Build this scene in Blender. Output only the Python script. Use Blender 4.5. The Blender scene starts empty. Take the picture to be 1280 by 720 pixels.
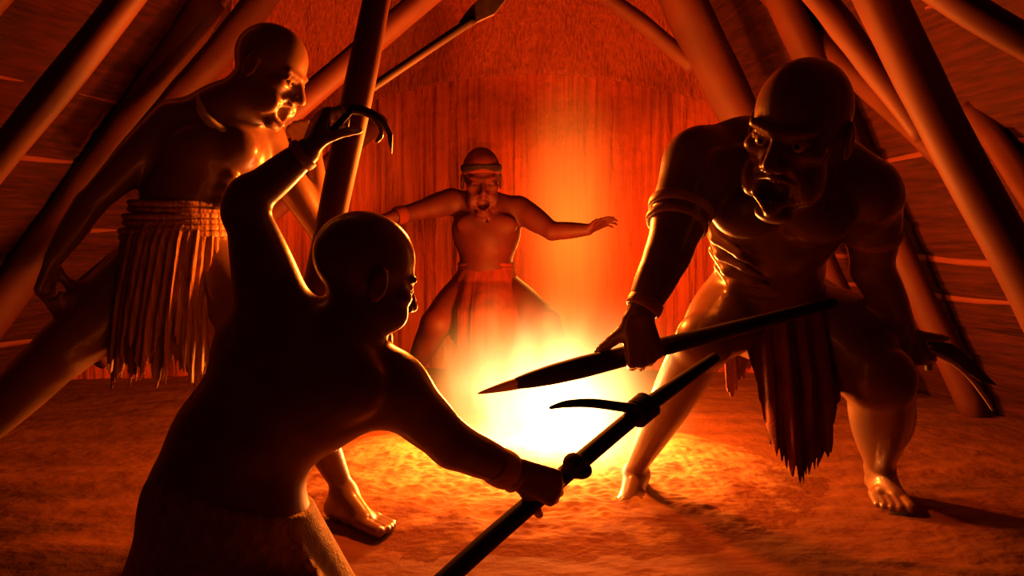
import bpy, bmesh, math, random
import numpy as np
from mathutils import Vector, Matrix, noise as mnoise
random.seed(7); rng = np.random.default_rng(7)
SC = bpy.context.scene; COL = SC.collection
# ------------------------------------------------------------------ camera
F = 1100.0; HC = 0.75; TH = math.atan(58/1100.0)
CAMP = np.array([0, 0, HC]); RX = np.array([1., 0, 0])
FW = np.array([0, math.cos(TH), -math.sin(TH)]); UP = np.array([0, math.sin(TH), math.cos(TH)])
cam = bpy.data.cameras.new('camera'); co = bpy.data.objects.new('camera', cam); COL.objects.link(co)
cam.sensor_width = 36; cam.lens = 36*F/1280; cam.clip_start = 0.05
co.location = (0, 0, HC); co.rotation_euler = (math.pi/2-TH, 0, 0); SC.camera = co

def P(x, y, d):
    """photo point at a real distance in front of the camera -> world metres"""
    return CAMP + RX*((x-640)/F*d) + UP*(-(y-360)/F*d) + FW*d
def G(x, y):
    """photo point on the ground"""
    v = RX*((x-640)/F) + UP*(-(y-360)/F) + FW
    return CAMP + v*(-HC/v[2])
def unit(v):
    v = np.asarray(v, float); return v/np.linalg.norm(v)

# ------------------------------------------------------------------ materials
def mat(name, base, rough=.6, spec=.5, noise_scale=20, col2=None, bump=.3, stretch=(1, 1, 1), bdist=.01, coat=0, metal=0, detail=6, sheen=0, scale2=None):
    m = bpy.data.materials.new(name); m.use_nodes = True; nt = m.node_tree; N = nt.nodes; L = nt.links
    b = N['Principled BSDF']; b.inputs['Roughness'].default_value = rough
    b.inputs['Specular IOR Level'].default_value = spec; b.inputs['Coat Weight'].default_value = coat
    b.inputs['Metallic'].default_value = metal
    tc = N.new('ShaderNodeTexCoord'); mp = N.new('ShaderNodeMapping'); mp.inputs['Scale'].default_value = stretch
    L.new(tc.outputs['Object'], mp.inputs['Vector'])
    nz = N.new('ShaderNodeTexNoise'); nz.inputs['Scale'].default_value = noise_scale; nz.inputs['Detail'].default_value = detail
    L.new(mp.outputs['Vector'], nz.inputs['Vector'])
    rp = N.new('ShaderNodeValToRGB'); rp.color_ramp.elements[0].position = .3; rp.color_ramp.elements[1].position = .7
    c2 = col2 or tuple(c*.6 for c in base)
    rp.color_ramp.elements[0].color = (*c2, 1); rp.color_ramp.elements[1].color = (*base, 1)
    L.new(nz.outputs['Fac'], rp.inputs['Fac']); L.new(rp.outputs['Color'], b.inputs['Base Color'])
    if bump:
        h = nz.outputs['Fac']
        if scale2:
            n2 = N.new('ShaderNodeTexNoise'); n2.inputs['Scale'].default_value = scale2; n2.inputs['Detail'].default_value = 4
            L.new(tc.outputs['Object'], n2.inputs['Vector'])
            ad = N.new('ShaderNodeMath'); ad.operation = 'ADD'; L.new(h, ad.inputs[0]); L.new(n2.outputs['Fac'], ad.inputs[1]); h = ad.outputs[0]
        bp = N.new('ShaderNodeBump'); bp.inputs['Strength'].default_value = bump; bp.inputs['Distance'].default_value = bdist
        L.new(h, bp.inputs['Height']); L.new(bp.outputs['Normal'], b.inputs['Normal'])
    return m
M = {}
M['skin'] = mat('skin', (.25, .125, .055), .36, .7, 14, (.18, .085, .036), .12, bdist=.004, coat=.4, scale2=120)
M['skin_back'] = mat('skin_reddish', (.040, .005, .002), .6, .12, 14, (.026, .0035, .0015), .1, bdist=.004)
M['hair'] = mat('hair', (.014, .003, .002), .8, .15, 90, (.006, .001, .001), .8, bdist=.006)
M['pupil'] = mat('pupil', (.02, .01, .01), .1, .6, 5, (.01, .01, .01), 0)
M['eye'] = mat('eye', (.5, .4, .33), .1, .6, 5, (.7, .6, .5), 0)
M['teeth'] = mat('teeth', (.7, .6, .45), .3, .5, 30, (.6, .5, .3), 0)
M['straw'] = mat('straw', (.80, .42, .13), .7, .3, 9, (.40, .18, .05), .9, (9, 9, .7), .012)
M['cloth'] = mat('cloth', (.34, .10, .05), .9, .1, 30, (.18, .05, .025), .5, (1, 1, .3), .006, scale2=200)
M['cloth_red'] = mat('cloth_red', (.085, .010, .004), .9, .1, 12, (.05, .006, .002), .4, (2, 2, .3), .006)
M['trouser'] = mat('trouser', (.62, .40, .14), .8, .3, 60, (.34, .19, .06), .9, (1, 1, .6), .008, scale2=220)
M['band'] = mat('band', (.62, .34, .16), .45, .5, 30, (.5, .24, .1), .4, (1, 1, 4), .003)
M['bone'] = mat('bone', (.92, .88, .82), .3, .8, 30, (.8, .7, .55), .1, bdist=.001, coat=.5)
M['iron'] = mat('iron', (.10, .06, .05), .45, .5, 40, (.05, .03, .03), .3, bdist=.002, metal=.4)
M['shaft'] = mat('shaft_wood', (.028, .010, .005), .65, .25, 8, (.014, .006, .003), .5, (1, 1, 1), .003)
M['carved'] = mat('pale_wood', (.62, .36, .16), .5, .4, 18, (.4, .2, .08), .3, bdist=.002)
M['post'] = mat('post_wood', (.12, .025, .008), .6, .3, 5, (.075, .015, .005), .35, (1, 1, 1), .008)
M['batten'] = mat('batten_wood', (.20, .042, .015), .7, .3, 8, (.15, .03, .01), .6, (1, .4, 1), .008)
M['rope'] = mat('rope', (.05, .025, .015), .9, .2, 60, (.02, .01, .008), .8, bdist=.004)
def ground_mat():
    m = mat('dirt', (.22, .072, .018), .9, .15, 2.2, (.13, .04, .010), .45, (1, 3.2, 1), .02, detail=6, scale2=16)
    return m
M['dirt'] = ground_mat()
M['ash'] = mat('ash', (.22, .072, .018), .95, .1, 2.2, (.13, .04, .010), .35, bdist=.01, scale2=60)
def ash_firelight_fade(m, inner, rx, ry):
    """pale ash over dirt, also painting the firelit pool; thins out irregularly from the hearth"""
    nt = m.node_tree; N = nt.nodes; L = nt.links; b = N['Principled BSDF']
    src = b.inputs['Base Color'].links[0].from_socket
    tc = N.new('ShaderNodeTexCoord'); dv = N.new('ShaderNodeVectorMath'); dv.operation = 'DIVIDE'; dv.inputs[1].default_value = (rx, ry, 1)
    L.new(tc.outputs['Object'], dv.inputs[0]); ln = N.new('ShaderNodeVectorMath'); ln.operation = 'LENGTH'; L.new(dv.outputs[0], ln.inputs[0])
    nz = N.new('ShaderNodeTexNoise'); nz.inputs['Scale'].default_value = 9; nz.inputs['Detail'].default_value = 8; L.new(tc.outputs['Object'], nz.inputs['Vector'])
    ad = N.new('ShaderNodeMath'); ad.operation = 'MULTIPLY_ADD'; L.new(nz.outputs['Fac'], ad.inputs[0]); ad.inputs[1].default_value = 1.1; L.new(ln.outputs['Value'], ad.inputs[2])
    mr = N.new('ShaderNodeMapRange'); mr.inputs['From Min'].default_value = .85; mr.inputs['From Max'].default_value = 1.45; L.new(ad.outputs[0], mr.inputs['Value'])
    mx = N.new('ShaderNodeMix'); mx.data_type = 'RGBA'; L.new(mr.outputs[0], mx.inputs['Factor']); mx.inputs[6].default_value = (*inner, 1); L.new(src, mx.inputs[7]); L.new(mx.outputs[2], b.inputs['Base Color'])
ash_firelight_fade(M['ash'], (.70, .42, .19), .98, .92)  # real ash, but its pale tone also paints the pool of firelight
M['thatch'] = mat('thatch', (.40, .068, .018), .85, .15, 5, (.26, .038, .010), .9, (7, 7, .55), .022, detail=8, scale2=14)
M['thatch_band'] = mat('thatch_band', (.32, .058, .018), .85, .15, 9, (.20, .032, .010), 1, (8, 8, 1.6), .03, detail=8)
M['plank'] = mat('plank', (.065, .0095, .0035), .8, .2, 4, (.026, .004, .002), .9, (3, 1.2, 14), .015, detail=8)

# ------------------------------------------------------------------ object helpers
def tag(o, label=None, cat=None, group=None, kind=None):
    if label: o['label'] = label
    if cat: o['category'] = cat
    if group: o['group'] = group
    if kind: o['kind'] = kind
    return o
ORG = {}
def link_mesh(name, verts, faces, m, parent=None, smooth=True, origin=None):
    me = bpy.data.meshes.new(name)
    V = np.asarray(verts, dtype=np.float32).reshape(-1, 3)
    if parent is not None and origin is None: origin = ORG[parent.name]
    if origin is None: origin = np.zeros(3)
    V = V - np.asarray(origin, dtype=np.float32)
    me.from_pydata(V.tolist() if not isinstance(faces, np.ndarray) else [], [], [] if isinstance(faces, np.ndarray) else faces)
    if isinstance(faces, np.ndarray):
        nv, nf = len(V), len(faces)
        me.vertices.add(nv); me.vertices.foreach_set('co', V.ravel())
        me.loops.add(nf*4); me.loops.foreach_set('vertex_index', faces.astype(np.int32).ravel())
        me.polygons.add(nf); me.polygons.foreach_set('loop_start', np.arange(0, nf*4, 4, dtype=np.int32))
        me.update(calc_edges=True)
    if smooth: me.polygons.foreach_set('use_smooth', [True]*len(me.polygons))
    me.validate(); me.materials.append(m)
    o = bpy.data.objects.new(name, me); COL.objects.link(o); ORG[o.name] = np.array(origin, float)
    if parent is not None:
        o.parent = parent
    else: o.location = origin
    return o
def tube_geo(pts, rad, n=14, wob=0, seed=0, flat=1.0, closed=False):
    """swept tube along points with a radius at each, returns verts, faces"""
    pts = [np.asarray(p, float) for p in pts]; V = []; Fc = []
    up = None; k = len(pts)
    for i, p in enumerate(pts):
        t = unit(pts[min(i+1, k-1)]-pts[max(i-1, 0)])
        if up is None:
            up = np.array([0, 0, 1.]) if abs(t[2]) < .9 else np.array([1., 0, 0])
        a = unit(np.cross(t, up)); b = np.cross(a, t); up = b
        for j in range(n):
            an = 2*math.pi*j/n
            r = rad[i]
            if wob: r *= 1+wob*mnoise.noise(Vector((p[0]*3+math.cos(an)+seed, p[1]*3+math.sin(an), p[2]*3)))
            V.append(p+a*r*math.cos(an)+b*r*flat*math.sin(an))
    for i in range(k-1):
        for j in range(n):
            Fc.append((i*n+j, i*n+(j+1) % n, (i+1)*n+(j+1) % n, (i+1)*n+j))
    Fc.append(tuple(range(n-1, -1, -1))); Fc.append(tuple((k-1)*n+j for j in range(n)))
    return V, Fc
def merge(*gs):
    V = []; Fc = []
    for v, f in gs:
        o = len(V); V += list(v); Fc += [tuple(i+o for i in q) for q in f]
    return V, Fc
def resample(pts, rad, n):
    pts = np.asarray(pts, float); rad = np.asarray(rad, float)
    s = np.r_[0, np.cumsum(np.linalg.norm(np.diff(pts, axis=0), axis=1))]
    # catmull-rom
    out = []; ro = []
    for u in np.linspace(0, s[-1], n):
        i = min(max(np.searchsorted(s, u, 'right')-1, 0), len(pts)-2)
        t = (u-s[i])/(s[i+1]-s[i]); p0 = pts[max(i-1, 0)]; p1 = pts[i]; p2 = pts[i+1]; p3 = pts[min(i+2, len(pts)-1)]
        out.append(.5*((2*p1)+(-p0+p2)*t+(2*p0-5*p1+4*p2-p3)*t*t+(-p0+3*p1-3*p2+p3)*t**3)); ro.append(rad[i]+(rad[i+1]-rad[i])*t)
    return out, ro
def tube(name, pts, rad, m, parent=None, n=14, wob=0, seed=0, steps=None, flat=1.0, origin=None):
    if steps: pts, rad = resample(pts, rad, steps)
    V, Fc = tube_geo(pts, rad, n, wob, seed, flat)
    if parent is None and origin is None: origin = np.asarray(pts[0], float)
    return link_mesh(name, V, Fc, m, parent, origin=origin)
def plate(name, outline, thick, m, parent=None, origin=None):
    """flat solid from a world-space outline, thickened away from the camera"""
    o = [np.asarray(p, float) for p in outline]; n = len(o); c = sum(o)/n
    nn = FW*thick
    V = [p-nn*.5 for p in o]+[p+nn*.5 for p in o]
    Fc = [tuple(range(n)), tuple(range(2*n-1, n-1, -1))]+[(i, (i+1) % n, n+(i+1) % n, n+i) for i in range(n)]
    if parent is None and origin is None: origin = o[0]
    return link_mesh(name, V, Fc, m, parent, smooth=False, origin=origin)
def ring_band(name, c, axis, rad, width, thick, m, parent, rolls=1, seed=0, flat=1.0, flat_dir=None):
    """a cuff: closed band around a limb"""
    axis = unit(axis); a = unit(np.cross(axis, [0, 0, 1.] if abs(axis[2]) < .9 else [0, 1., 0])) if flat_dir is None else unit(np.asarray(flat_dir)-axis*np.dot(flat_dir, axis))
    b = np.cross(axis, a); n = 40; prof = []
    for r in range(rolls):
        for k in range(7):
            s = math.pi*k/6; prof.append((-width/2+width*(r+.5-.5*math.cos(s))/rolls, thick*(.35+.65*math.sin(s))))
    prof = [(-width/2, -.004)]+prof+[(width/2, -.004)]
    V = []; Fc = []; k = len(prof)
    for i in range(n):
        an = 2*math.pi*i/n
        for (h, t) in prof:
            t2 = t*(1+.12*mnoise.noise(Vector((an*3, h*80, seed))))
            V.append(np.asarray(c)+axis*h+a*(rad+t2)*math.cos(an)+b*(rad*flat+t2)*math.sin(an))
    for i in range(n):
        for j in range(k):
            Fc.append((i*k+j, i*k+(j+1) % k, ((i+1) % n)*k+(j+1) % k, ((i+1) % n)*k+j))
    return link_mesh(name, V, Fc, m, parent)

# ------------------------------------------------------------------ implicit-surface sculpting (bodies are ONE surface)
def rot_screen(deg, yaw=0):
    a = math.radians(deg); X = RX*math.cos(a)+UP*math.sin(a); Y = -RX*math.sin(a)+UP*math.cos(a); Z = FW
    if yaw:
        y = math.radians(yaw); X, Z = X*math.cos(y)+Z*math.sin(y), -X*math.sin(y)+Z*math.cos(y)
    return np.array([X, Y, Z])
class Sculpt:
    def __init__(s, voxel=.005): s.p = []; s.v = voxel
    def cone(s, a, b, ra, rb, k=.02, bulge=0, sub=False, cut=None):
        a = np.asarray(a, float); b = np.asarray(b, float)
        s.p.append(('c', a, b, ra, rb, k, bulge, sub))
    def ell(s, c, r, R=None, k=.02, sub=False):
        s.p.append(('e', np.asarray(c, float), np.asarray(r, float), np.eye(3) if R is None else np.asarray(R), 0, k, 0, sub))
    def C(s, *q, k=.02, bulge=0, sub=False):          # chain of (px,py,depth,radius in px)
        for u, w in zip(q, q[1:]):
            s.cone(P(*u[:3]), P(*w[:3]), u[3]*u[2]/F, w[3]*w[2]/F, k, bulge, sub)
    def E(s, x, y, d, rx, ry, rz, rot=0, k=.02, yaw=0, sub=False):
        s.ell(P(x, y, d), np.array([rx, ry, rz])*d/F, rot_screen(rot, yaw), k, sub)
    def head(s, c, f, u, H, mouth=0.0, wide=1.0, k=.012, brow=1.0):
        f = unit(f); u = np.asarray(u, float); u = unit(u-f*np.dot(u, f)); r = np.cross(f, u)
        R = np.array([r, f, u]); c = np.asarray(c, float)
        q = lambda x, y, z: c+(r*x*wide+f*y+u*z)*H
        def e(x, y, z, a, b, d, k=k, sub=False): s.ell(q(x, y, z), np.array([a*wide, b, d])*H, R, k, sub)
        jd = mouth*.09
        e(0, -.06, .14, .325, .42, .36); e(0, .10, -.06, .27, .30, .36); e(0, .10, -.24-jd, .245, .26, .19)
        e(0, .29, -.41-jd, .14, .09, .075)
        for t in (-1, 1):
            e(t*.20, .17, -.22-jd*.7, .09, .2, .16); e(t*.19, .24, -.06, .10, .11, .075)
            e(t*.135, .40, .015, .095, .085, .06, .01, True)
            s.cone(q(t*.04, .375, .075), q(t*.21, .31, .10), .036*H*brow, .028*H*brow, .008)
            s.cone(q(t*.075, .362, .022), q(t*.19, .325, .026), .024*H, .020*H, .004)
            s.cone(q(t*.075, .355, -.042), q(t*.19, .315, -.036), .020*H, .018*H, .006)
            e(t*.055, .42, -.155, .042, .05, .038, .006)
            e(t*.345, -.04, -.02, .035, .085, .14, .006); e(t*.385, -.02, -.01, .02, .045, .085, .004, True)
        s.cone(q(0, .37, .05), q(0, .485, -.13), .035*H, .05*H, .01)
        if mouth > .2:
            e(0, .42, -.30-jd*.45, .125, .18, .05+.065*mouth, .006, True)
            for t in (-1, 1):
                s.cone(q(0, .405, -.215), q(t*.14, .33, -.27), .026*H, .018*H, .006)
                s.cone(q(t*.14, .33, -.27), q(t*.13, .33, -.33-jd*.6), .018*H, .02*H, .006)
                s.cone(q(t*.13, .33, -.33-jd*.6), q(0, .385, -.37-jd), .02*H, .03*H, .006)
                s.cone(q(t*.08, .385, -.13), q(t*.17, .31, -.25), .020*H, .014*H, .010)
        else:
            for t in (-1, 1):
                s.cone(q(0, .395, -.25), q(t*.1, .345, -.275), .026*H, .012*H, .006)
                s.cone(q(0, .385, -.305), q(t*.09, .345, -.285), .028*H, .012*H, .006)
        return q, R
    def groove(s, *q, k=.006): s.C(*q, k=k, sub=True)
    def hand(s, w, f, n, L, curl=(20, 25, 15), spread=0, thumb=(.55, .75, .25), thumb_curl=15, side=1, fat=1.0):
        """w wrist, f finger direction, n palm normal, thumb leaves towards side*(f x n)"""
        f = unit(f); n = unit(np.asarray(n, float)-f*np.dot(n, f)); sd = np.cross(f, n)*side; w = np.asarray(w, float)
        q = lambda a, b, c: w+(f*a+sd*b+n*c)*L
        offs = (.165, .055, -.055, -.155); kl = (.50, .52, .50, .45); ln = (.41, .46, .43, .34)
        for o, kk in zip(offs, kl):
            s.cone(q(0.0, o*.55, 0), q(kk, o, 0), .085*L*fat, .068*L*fat, .008)
        s.cone(q(.1, .12, .03), q(.35, .13, .04), .09*L, .07*L, .01)
        for i, (o, kk, l) in enumerate(zip(offs, kl, ln)):
            p = q(kk, o, 0); a = 0; sp = math.radians(spread)*(1.5-i)/1.5
            r = (.055, .058, .055, .047)[i]*L*fat
            for sg, (fr, cv) in enumerate(zip((.44, .32, .24), curl)):
                a += math.radians(cv + (i-1.5)*2)
                dr = f*math.cos(a)*math.cos(sp)+sd*math.sin(sp)+n*math.sin(a)
                e = p+dr*l*fr*L; s.cone(p, e, r, r*.90, .0025); p = e; r *= .90
        t = unit(f*thumb[0]+sd*thumb[1]+n*thumb[2]); p = q(.10, .13, .02); e = p+t*.24*L
        s.cone(p, e, .085*L*fat, .066*L*fat, .008); p = e; t2 = unit(t*math.cos(math.radians(thumb_curl))+unit(f*.4+n*.9)*math.sin(math.radians(thumb_curl)))
        e = p+t2*.18*L; s.cone(p, e, .063*L*fat, .058*L*fat, .003)
        t3 = unit(t2*math.cos(math.radians(thumb_curl))+unit(f*.2+n)*math.sin(math.radians(thumb_curl))); s.cone(e, e+t3*.13*L, .058*L*fat, .048*L*fat, .003)
    def foot(s, ank, d, L, side=1, pitch=0, up=(0, 0, 1)):
        """ankle position, toe direction (horizontal), L foot length; sole rests about .3 L below the ankle"""
        d = unit(d); up = unit(np.asarray(up, float)-d*np.dot(up, d)); sd = np.cross(d, up)*side; ank = np.asarray(ank, float)
        q = lambda a, b, c: ank+(d*a+sd*b+up*c)*L
        s.cone(ank, q(-.17, 0, -.19), .15*L, .125*L, .015)
        s.cone(q(0, 0, -.02), q(.42, -.05, -.20), .15*L, .10*L, .02)
        s.cone(q(-.1, .02, -.2), q(.40, .10, -.23), .10*L, .085*L, .015)
        s.cone(q(-.1, -.02, -.2), q(.46, -.09, -.22), .10*L, .09*L, .015)
        tl = ((-.125, .60, .066), (-.03, .61, .05), (.04, .585, .046), (.105, .55, .043), (.155, .50, .04))
        for b, a, r in tl: s.cone(q(a-.2, b*.95, -.215), q(a+.12, b*1.06, -.245), r*L*1.15, r*L, .003)
        for t in (-1, 1): s.ell(q(0, t*.1, .0), np.array([.06, .06, .07])*L, None, .01)
    def mesh(s, name, m, parent=None, origin=None, floor=None):
        v = s.v; lo = np.full(3, 1e9); hi = np.full(3, -1e9); bb = []
        for t in s.p:
            if t[0] == 'c':
                r = max(t[3], t[4])*(1+abs(t[6])); l = np.minimum(t[1], t[2])-r; h = np.maximum(t[1], t[2])+r
            else:
                r = t[2].max(); l = t[1]-r; h = t[1]+r
            bb.append((l, h))
            if not t[7]: lo = np.minimum(lo, l); hi = np.maximum(hi, h)
        lo -= 4*v; hi += 4*v; n = np.ceil((hi-lo)/v).astype(int)+1
        D = np.full(n, .06, np.float32)
        ax = [lo[i]+np.arange(n[i])*v for i in range(3)]
        for t, (l, h) in zip(s.p, bb):
            k = t[5]; pad = k+2.5*v
            i0 = np.clip(np.floor((l-pad-lo)/v).astype(int), 0, n-1); i1 = np.clip(np.ceil((h+pad-lo)/v).astype(int)+1, 1, n)
            if np.any(i1 <= i0): continue
            X = ax[0][i0[0]:i1[0], None, None].astype(np.float32); Y = ax[1][None, i0[1]:i1[1], None].astype(np.float32); Z = ax[2][None, None, i0[2]:i1[2]].astype(np.float32)
            if t[0] == 'c':
                a, b, ra, rb = t[1:5]; ba = b-a; l2 = max(float(ba@ba), 1e-9)
                px = X-a[0]; py = Y-a[1]; pz = Z-a[2]
                T = np.clip((px*ba[0]+py*ba[1]+pz*ba[2])/l2, 0, 1)
                r = ra+(rb-ra)*T
                if t[6]: r = r*(1+t[6]*np.sin(np.pi*T))
                d = np.sqrt((px-T*ba[0])**2+(py-T*ba[1])**2+(pz-T*ba[2])**2)-r
            else:
                c, rr, R = t[1], t[2], t[3]; px = X-c[0]; py = Y-c[1]; pz = Z-c[2]
                q = [px*R[i][0]+py*R[i][1]+pz*R[i][2] for i in range(3)]
                k0 = np.sqrt(sum((q[i]/rr[i])**2 for i in range(3))); k1 = np.sqrt(sum((q[i]/rr[i]**2)**2 for i in range(3)))+1e-6
                d = k0*(k0-1)/k1
                d = np.where(k0 < 1e-3, -rr.min(), d)
            S = D[i0[0]:i1[0], i0[1]:i1[1], i0[2]:i1[2]]
            if t[7]:
                hh = np.maximum(k-np.abs(-d-S), 0)/k if k else 0
                S[...] = np.maximum(S, -d)+hh*hh*k*.25
            else:
                hh = np.maximum(k-np.abs(d-S), 0)/k if k else 0
                S[...] = np.minimum(S, d)-hh*hh*k*.25
        if floor is not None:
            D = np.maximum(D, (floor-ax[2])[None, None, :].astype(np.float32))
        if hasattr(s, 'clip'): D = s.clip(D, ax)
        # surface nets
        I = D < 0; nx, ny, nz = D.shape
        cnt = np.zeros((nx-1, ny-1, nz-1), np.uint8)
        offs = [(i, j, k) for i in (0, 1) for j in (0, 1) for k in (0, 1)]
        for i, j, k in offs: cnt += I[i:nx-1+i, j:ny-1+j, k:nz-1+k]
        act = np.argwhere((cnt > 0) & (cnt < 8)); idx = np.full((nx-1, ny-1, nz-1), -1, np.int32)
        idx[act[:, 0], act[:, 1], act[:, 2]] = np.arange(len(act))
        val = {o: D[act[:, 0]+o[0], act[:, 1]+o[1], act[:, 2]+o[2]] for o in offs}
        acc = np.zeros((len(act), 3)); w = np.zeros(len(act))
        for o in offs:
            for a in range(3):
                if o[a] == 0:
                    o2 = list(o); o2[a] = 1; o2 = tuple(o2)
                    d0, d1 = val[o], val[o2]; msk = (d0 < 0) != (d1 < 0)
                    tt = np.where(msk, d0/np.where(msk, d0-d1, 1), 0)
                    pt = np.tile(np.array(o, float), (len(act), 1)); pt[:, a] += tt
                    acc += pt*msk[:, None]; w += msk
        V = (act+acc/w[:, None])*v+lo
        quads = []
        for a in range(3):
            b, c = (a+1) % 3, (a+2) % 3
            sl0 = [slice(1, -1)]*3; sl1 = [slice(1, -1)]*3
            sl0[a] = slice(0, -1); sl1[a] = slice(1, None)
            s0 = I[tuple(sl0)]; s1 = I[tuple(sl1)]
            e = np.argwhere(s0 != s1); inside0 = s0[e[:, 0], e[:, 1], e[:, 2]]
            off = np.ones(3, int); off[a] = 0; g = e+off
            def cell(db, dc):
                h = g.copy(); h[:, b] += db; h[:, c] += dc; return idx[h[:, 0], h[:, 1], h[:, 2]]
            qd = np.stack([cell(-1, -1), cell(0, -1), cell(0, 0), cell(-1, 0)], 1)
            qd[~inside0] = qd[~inside0][:, ::-1]; quads.append(qd)
        Q = np.concatenate(quads); Q = Q[(Q >= 0).all(1)]
        # keep connected surface smooth: one light laplacian pass
        nb = np.zeros_like(V); nc = np.zeros(len(V))
        for i in range(4):
            np.add.at(nb, Q[:, i], V[Q[:, (i+1) % 4]]); np.add.at(nc, Q[:, i], 1)
        V = V*.5+nb/np.maximum(nc, 1)[:, None]*.5
        return link_mesh(name, V, Q, m, parent, origin=origin)

def skirt(name, rings, m, parent, hem, n=220, rows=40, pleat=.04, seed=1, tongues=None, thick=.004, fr=38):
    """hanging skirt: rings = list of (centre world, half width, half depth); hem(u) in 0..1 says how far down the cloth reaches at angle u"""
    V = []; Fc = []; K = len(rings)-1
    ph = rng.uniform(0, 6.28, 8); rr = rng.uniform(-1, 1, n*2)
    for i in range(n):
        u = i/n; an = 2*math.pi*u; hm = hem(u)
        for j in range(rows):
            t = j/(rows-1)*hm; x = t*K; a = min(int(x), K-1); w = x-a
            c = rings[a][0]*(1-w)+rings[a+1][0]*w; rx = rings[a][1]*(1-w)+rings[a+1][1]*w; ry = rings[a][2]*(1-w)+rings[a+1][2]*w
            pl = 1+pleat*min(1, t*2.5)*(math.sin(an*fr+ph[0]+3*math.sin(t*2+ph[1]))+.6*math.sin(an*fr*.43+ph[2])+.5*rr[i])
            V.append(c+RX*rx*pl*math.cos(an)+np.array([0, 1, 0])*ry*pl*math.sin(an))
    N0 = len(V)
    for i in range(n):
        an = 2*math.pi*i/n; dirn = RX*math.cos(an)+np.array([0, 1, 0])*math.sin(an)
        for j in range(rows): V.append(V[i*rows+j]-dirn*thick)
    for i in range(n):
        i2 = (i+1) % n
        for j in range(rows-1):
            Fc.append((i*rows+j, i*rows+j+1, i2*rows+j+1, i2*rows+j)); Fc.append((N0+i*rows+j, N0+i2*rows+j, N0+i2*rows+j+1, N0+i*rows+j+1))
        Fc.append((i*rows+rows-1, N0+i*rows+rows-1, N0+i2*rows+rows-1, i2*rows+rows-1)); Fc.append((i*rows, i2*rows, N0+i2*rows, N0+i*rows))
    return link_mesh(name, V, Fc, m, parent)
def rag(seed, lo=.72, hi=1.0, n=9, sharp=1.0, jit=.05):
    """torn hem: hanging pointed tongues of cloth"""
    r = random.Random(seed); ed = sorted(r.uniform(0, 1) for _ in range(n)); dep = [r.uniform(.5, 1) for _ in range(n)]
    js = [r.uniform(-1, 1) for _ in range(400)]
    def f(u):
        for i in range(n):
            a = ed[i]; b = ed[(i+1) % n]; w = (b-a) % 1.0; x = ((u-a) % 1.0)
            if x <= w or w == 0:
                tri = 1-abs(2*x/max(w, 1e-6)-1); return lo+(hi-lo)*dep[i]*tri**sharp+jit*js[int(u*399)]
        return lo
    return f
def box_geo(c, X, Y, Z):
    V = [c+X*a+Y*b+Z*d for a in (-1, 1) for b in (-1, 1) for d in (-1, 1)]
    return V, [(0, 1, 3, 2), (4, 6, 7, 5), (0, 4, 5, 1), (2, 3, 7, 6), (0, 2, 6, 4), (1, 5, 7, 3)]

# ================================================================== THE SETTING
# dirt floor: gently uneven
nx, ny = 240, 260; V = []; Fc = []
for i in range(nx):
    for j in range(ny):
        x = -4.4+8.6*i/(nx-1); y = -1.2+7.4*(j/(ny-1)); e = min(1, max(0, (y-.2)))
        h = .012*mnoise.noise(Vector((x*1.7, y*4.5, 0)))+.006*mnoise.noise(Vector((x*7, y*14, 3)))-.008
        h += .004*mnoise.noise(Vector((x*19, y*30, 9)))
        V.append((x, y, h))
for i in range(nx-1):
    for j in range(ny-1): Fc.append((i*ny+j, (i+1)*ny+j, (i+1)*ny+j+1, i*ny+j+1))
tag(link_mesh('floor', V, Fc, M['dirt']), 'bare red-brown dirt floor of the hut', kind='structure')

def side_wall(name, base, lean, y0, y1, z1, sgn):
    """leaning wall of overlapping boards; base(y) gives x at the floor"""
    V = []; Fc = []; ny = 120; prof = []; z = -.03; k = 0
    while z < z1:
        h = .15+.03*math.sin(k*2.1); prof += [(z, .014), (z+h*.5, .008), (z+h*.96, .0)]; z += h; k += 1
    for i in range(ny):
        y = y0+(y1-y0)*i/(ny-1)
        for q, (z, o) in enumerate(prof):
            w = .010*mnoise.noise(Vector((y*1.3, z*9+q*5, 2)))
            V.append((base(y)-sgn*lean*z-sgn*(o+w), y, z+.012*mnoise.noise(Vector((y*1.1, q*3.3, 7)))))
    p = len(prof)
    for i in range(ny-1):
        for j in range(p-1): Fc.append((i*p+j, (i+1)*p+j, (i+1)*p+j+1, i*p+j+1))
    o = link_mesh(name, V, Fc, M['plank'])
    sm = o.modifiers.new('thickness', 'SOLIDIFY'); sm.thickness = .05; sm.offset = 1 if sgn < 0 else -1
    return tag(o, kind='structure')
LBASE = lambda y: -2.42-(5.0-y)*.32; LLEAN = .47
RBASE = lambda y: 1.98+(5.0-y)*.18; RLEAN = .43
tag(side_wall('wall_left', LBASE, LLEAN, .9, 5.3, 3.0, -1), 'leaning board wall on the left of the hut')
tag(side_wall('wall_right', RBASE, RLEAN, .9, 5.3, 3.0, 1), 'leaning board wall on the right of the hut')

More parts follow.
